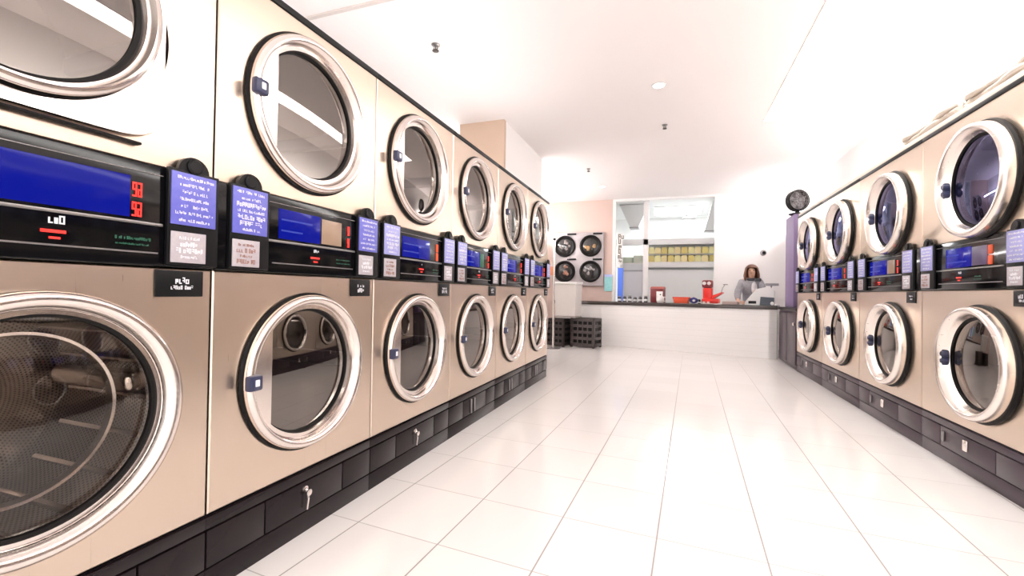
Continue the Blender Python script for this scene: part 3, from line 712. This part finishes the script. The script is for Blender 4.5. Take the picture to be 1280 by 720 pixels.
part('sign_board', MB().box((-.055, 0, 0), (.055, .02, .64), .003), WHITEP, t)
part('lettering', scribble(-.04, .04, .02, .62, -.0005, 6, 21, .75), mat('dark_letters', (.12, .10, .07), .5), t)
t = thing('banner', 'slim bright blue banner under the vertical sign', 'banner', (-1.00, 9.34, .83))
part('banner_cloth', MB().box((-.055, 0, 0), (.055, .012, .66), .002), mat('bright_blue_cloth', (.10, .22, .85), .5), t)
part('banner_rod', MB().tube([(-.065, .006, .67), (.065, .006, .67)], .008, 8), CHROME, t)
t = thing('thermostat', 'tiny dark round thermostat on the white wall above the woman', 'thermostat', (1.569, 9.378, 1.766))
part('thermostat_body', MB().lathe([(.055, 0), (.052, -.015), (.03, -.02)], n=24, cap1=True), GREYTRIM, t)
part('dial_face', MB().lathe([(.026, -.028), (.03, -.018)], (.01, 0, 0), 20, cap0=True), BLACKM, t)

# ------------------------------------------------------------------ serving room
t = thing('serving_shelf', 'white shelf unit with a thick board behind the serving opening', 'shelf', (.14, 10.2, 0))
part('shelf_board', MB().box((-.66, -.14, 1.54), (.9, .25, 1.66), .004), WHITEP, t)
part('shelf_board', MB().box((-.66, -.08, 1.815), (.9, .25, 1.835), .003), WHITEP, t)
part('back_panel', MB().box((-.66, .25, .5), (.9, .27, 2.12)), mat('pale_grey_panel', (.75, .75, .74), .5), t)
part('upper_panel', MB().box((-.66, -.10, 2.05), (.9, .25, 2.13), .004), mat('grey_panel', (.60, .61, .61), .5), t)
part('lower_panel', MB().box((-.66, -.10, 0), (.9, -.08, 1.49)), mat('silver_grey_panel', (.80, .80, .80), .4), t)
YEL = [noisy('yellow_packet_%d' % i, c, c2, .5, 30) for i, (c, c2) in enumerate([((.88, .72, .26), (.55, .45, .14)), ((.70, .66, .25), (.90, .82, .48)), ((.90, .78, .45), (.70, .55, .25))])]
pk = {}
wd = ['leftmost', 'second', 'third', 'fourth', 'fifth', 'sixth', 'seventh', 'eighth', 'ninth', 'rightmost']
for r, (z, nm) in enumerate(((1.661, 'lower'), (1.836, 'upper'))):
    for i in range(10):
        m_ = YEL[(i+r) % 3]
        lab = '%s yellow packet on the %s serving shelf%s' % (wd[i], nm, '' if i in (0, 9) else ' counting from the left')
        if m_.name not in pk:
            o = thing('packet', lab, 'packet', (0, 0, 0), 0, 'yellow packets on the serving shelves')
            part('packet_body', MB().prism([(-.058, 0), (.058, 0), (.062, .07), (.052, .115), (-.052, .115), (-.062, .07)], -.035, .035), m_, o)
            part('packet_seal', MB().box((-.052, -.006, .115), (.052, .006, .138), .002), m_, o)
            pk[m_.name] = o
        else: o = copy_tree(pk[m_.name]); o['label'] = lab
        o.location = (-.44+i*.133, 10.11, z); o.rotation_euler = (0, 0, .12*math.sin(i*2.3+r))
t = thing('tall_cupboard', 'pale grey tall cupboard with framed door at the left of the serving room', 'cupboard', (-.83, 10.15, 0))
part('cupboard_body', MB().box((-.27, 0, 0), (.25, .4, 1.62), .006), mat('grey_cupboard', (.68, .69, .71), .5), t)
part('cupboard_door', MB().box((-.20, -.015, .3), (.22, 0, 1.46), .004), mat('pale_door', (.78, .78, .82), .4), t)
part('door_frame', MB().box((-.22, -.02, 1.46), (.24, 0, 1.49)).box((.215, -.02, .3), (.24, 0, 1.46)).box((-.22, -.02, .3), (-.20, 0, 1.46)), mat('frame_grey', (.45, .45, .48), .4), t)
t = thing('green_tray', 'pale green tray of folded cloths on top of the tall cupboard', 'tray', (-.83, 10.28, 1.62))
part('tray_rim', MB().box((-.24, -.10, 0), (.24, .10, .03), .008), WHITEP, t)
part('folded_cloth', MB().box((-.22, -.09, .03), (.0, .08, .16), .02), mat('sage_cloth', (.55, .62, .50), .7), t)
part('folded_cloth', MB().box((.01, -.09, .03), (.21, .08, .20), .02), mat('pale_sage_cloth', (.66, .70, .60), .7), t)
HOODM = mat('grey_hood_metal', (.68, .70, .70), .4)
def hood(x, y, w0, w1, z0, z1, label):
    t = thing('extractor_hood', label, 'extractor hood', (x, y, z0))
    mb = MB(); H = z1-z0; bm = mb.bm
    A = [bm.verts.new(p) for p in ((-w0, -.15, 0), (w0, -.15, 0), (w0, .15, 0), (-w0, .15, 0))]
    B = [bm.verts.new(p) for p in ((-w1, -.25, H), (w1, -.25, H), (w1, .25, H), (-w1, .25, H))]
    bm.faces.new(A[::-1]); bm.faces.new(B)
    for i in range(4): bm.faces.new((A[i], A[(i+1) % 4], B[(i+1) % 4], B[i]))
    part('hood_shell', mb, HOODM, t); part('hood_lip', MB().box((-w0-.01, -.16, -.02), (w0+.01, .16, 0), .004), GREYTRIM, t)
hood(-.80, 10.2, .09, .30, 2.42, 2.885, 'tapering grey extractor hood at the left of the serving room ceiling')
hood(.78, 10.2, .17, .03, 2.30, 2.885, 'small grey triangular extractor hood at the right of the serving opening')
t = thing('air_vent', 'small grey air vent high in the serving room', 'air vent', (.34, 11.0, 2.70))
part('vent_body', MB().box((-.14, -.05, 0), (.14, .05, .05), .006), GREYTRIM, t)
part('vent_stem', MB().box((-.03, -.02, .05), (.03, .02, .20)), WHITEP, t)
panel = thing('added_service_light', 'square ceiling light added to brighten the serving room', 'ceiling light', (.1, 10.9, 2.9))  # lamp added to lift the brightness of the serving room
part('diffuser', MB().box((-.5, -.5, -.02), (.5, .5, -.008)), mat('added_service_diffuser', (.9, .9, .9), .5, emit=(.97, 1, 1), es=13), panel)
part('frame', MB().box((-.52, -.52, -.025), (.52, -.5, 0)).box((-.52, .5, -.025), (.52, .52, 0)).box((-.52, -.5, -.025), (-.5, .5, 0)).box((.5, -.5, -.025), (.52, .5, 0)), WHITEP, panel)

# ------------------------------------------------------------------ the woman behind the counter
def skin_obj(name, verts, edges, radii, m, parent, root=0, sub=2):
    me = bpy.data.meshes.new(name); me.from_pydata(verts, edges, []); me.materials.append(m)
    o = bpy.data.objects.new(name, me); COL.objects.link(o); o.parent = parent
    md = o.modifiers.new('skin', 'SKIN'); md.use_smooth_shade = True
    lay = me.skin_vertices[0].data
    for i, r in enumerate(radii):
        rr = r if isinstance(r, tuple) else (r, r); lay[i].radius = rr; lay[i].use_root = (i == root)
    s = o.modifiers.new('sub', 'SUBSURF'); s.levels = sub; s.render_levels = sub
    return o
SKINM = noisy('skin', (.70, .40, .27), (.76, .46, .33), .5, 8)
pr = thing('person', 'woman with long brown hair in a grey and white cardigan leaning over the counter', 'person', (1.29, 8.80, 0), -.12)
S = 1.0
V = []; E_ = []; RR = []
def av(p, r, par=None):
    V.append(Vector(p)*S); RR.append(r if isinstance(r, tuple) else r); i = len(V)-1
    if par is not None: E_.append((par, i))
    return i
pel = av((0, .02, .82), .12); wa = av((0, .0, .97), .105, pel); chs = av((-.01, -.03, 1.12), .125, wa); sh = av((-.01, -.06, 1.22), .09, chs)
nk = av((.0, -.08, 1.285), .045, sh); jaw = av((.005, -.105, 1.33), .058, nk); hd = av((.005, -.105, 1.40), .082, jaw); cr = av((.005, -.095, 1.455), .062, hd)
ns = av((.002, -.185, 1.375), .012, hd)
for s in (-1, 1):
    hp = av((s*.085, .02, .76), .085, pel); kn = av((s*.09, .0, .42), .055, hp); an = av((s*.09, .02, .08), .036, kn); toe = av((s*.10, -.11, .035), .03, an)
def hand(w_, d, side, palm_n):
    d = Vector(d).normalized(); n = Vector(palm_n).normalized(); sd = d.cross(n)
    p = Vector(V[w_])
    pm = av(p+d*.045, (.026, .014), w_)
    for j, (o_, L) in enumerate(((-.024, .055), (-.008, .064), (.008, .060), (.023, .048))):
        k0 = av(p+d*.072+sd*o_, .0085, pm); k1 = av(p+d*(.072+L*.55)+sd*o_*1.15-n*.006, .0075, k0); av(p+d*(.072+L)+sd*o_*1.2-n*.022, .0065, k1)
    th = av(p+d*.035-sd*.036*side, .0095, pm); av(p+d*.065-sd*.052*side-n*.012, .008, th)
# left-of-picture arm planted on the worktop, other arm on the till
s1 = av((-.145, -.06, 1.20), .056, sh); e1 = av((-.215, -.16, 1.00), .042, s1); w1 = av((-.20, -.335, .873), .026, e1); hand(w1, (.12, -1, -.15), 1, (0, 0, 1))
s2 = av((.13, -.06, 1.20), .056, sh); e2 = av((.20, -.17, 1.02), .042, s2); w2 = av((.10, -.29, 1.055), .026, e2); hand(w2, (-.5, -1, .0), -1, (0, 0, 1))
skin_obj('body', V, E_, RR, SKINM, pr)
CARD_G = noisy('grey_knit', (.22, .22, .25), (.50, .49, .52), .8, 35, 5, .3)
CARD_W = mat('white_top', (.72, .70, .71), .7)
cv = [(0, .02, .80), (0, 0, .97), (-.01, -.03, 1.11), (-.01, -.05, 1.20), (-.145, -.06, 1.195), (-.215, -.16, 1.00), (-.202, -.31, .89), (.13, -.06, 1.195), (.20, -.17, 1.02), (.115, -.29, 1.052)]
skin_obj('cardigan', [Vector(v) for v in cv], [(0, 1), (1, 2), (2, 3), (3, 4), (4, 5), (5, 6), (3, 7), (7, 8), (8, 9)], [.150, .135, .15, .105, .074, .060, .044, .074, .058, .042], CARD_G, pr)
part('white_top', MB().sphere((.045, -.150, 1.10), .085, (.55, .32, 1.25), 16, 10), CARD_W, pr)
part('scarf', MB().lathe([(.050, -.01), (.070, -.02), (.082, -.045), (.066, -.06), (.046, -.04)], (.0, -.075, 1.285), 24, axis='z', close=True), mat('charcoal_scarf', (.05, .05, .06), .8), pr)
part('collar_fold', MB().box((.05, -.19, 1.215), (.15, -.09, 1.27), .02, 3), mat('charcoal_collar', (.06, .065, .075), .8), pr)
tv = [(0, .02, .84), (-.085, .02, .74), (-.09, 0, .42), (-.09, .02, .11), (.085, .02, .74), (.09, 0, .42), (.09, .02, .11)]
skin_obj('trousers', [Vector(v) for v in tv], [(0, 1), (1, 2), (2, 3), (0, 4), (4, 5), (5, 6)], [.14, .10, .068, .05, .10, .068, .05], mat('dark_denim', (.03, .035, .06), .8), pr)
HAIR = noisy('brown_hair', (.10, .040, .022), (.20, .085, .05), .5, 60)
def hair():
    mb = MB(); c = Vector((.005, -.085, 1.405)); bm = mb.bm; nu, nv = 28, 12; rows = []
    for j in range(nv+1):
        a = j/nv; row = []
        for i in range(nu):
            th = 2*PI*i/nu; fr = max(0, -math.sin(th))       # 1 towards the face
            zmin = .01 if False else 0
            phi = a*(PI*.5); drop = a
            low = -.18 if math.sin(th) > -.55 else .045
            if a < .5:
                q = a*2*PI/2; x, y, z = math.sin(q)*math.cos(th), math.sin(q)*math.sin(th), math.cos(q)
                p = c+Vector((x*.098, y*.110, z*.098)); zz = p.z
                if low > 0 and zz < c.z+low: p = c+Vector((math.cos(th)*.088, math.sin(th)*.094, low))
            else:
                b = (a-.5)*2
                if low > 0: p = c+Vector((math.cos(th)*.088, math.sin(th)*.092, low-.002*b))
                else:
                    p = c+Vector((math.cos(th)*(.098+.016*math.sin(b*PI)), math.sin(th)*(.11+.01*b), low*b))
            row.append(bm.verts.new(p))
        rows.append(row)
    for A, B in zip(rows, rows[1:]):
        for i in range(nu):
            bm.faces.new((A[i], A[(i+1) % nu], B[(i+1) % nu], B[i]))
    bmesh.ops.remove_doubles(bm, verts=bm.verts, dist=.0005)
    return mb
h_ = part('hair', hair(), HAIR, pr, ang=80)
sd_ = h_.modifiers.new('thickness', 'SOLIDIFY'); sd_.thickness = .012; sd_.offset = 1
for s in (-1, 1):
    part('eye', MB().sphere((.005+s*.030, -.178, 1.402), .010, (1.2, .6, .7), 10, 8), mat('dark_eye', (.02, .012, .01), .2), pr)
    part('ear', MB().sphere((.005+s*.083, -.10, 1.39), .022, (.4, .8, 1.2), 10, 8), SKINM, pr)
part('mouth', MB().sphere((.005, -.166, 1.345), .016, (1.3, .4, .4), 10, 6), mat('lips', (.45, .09, .08), .4), pr)
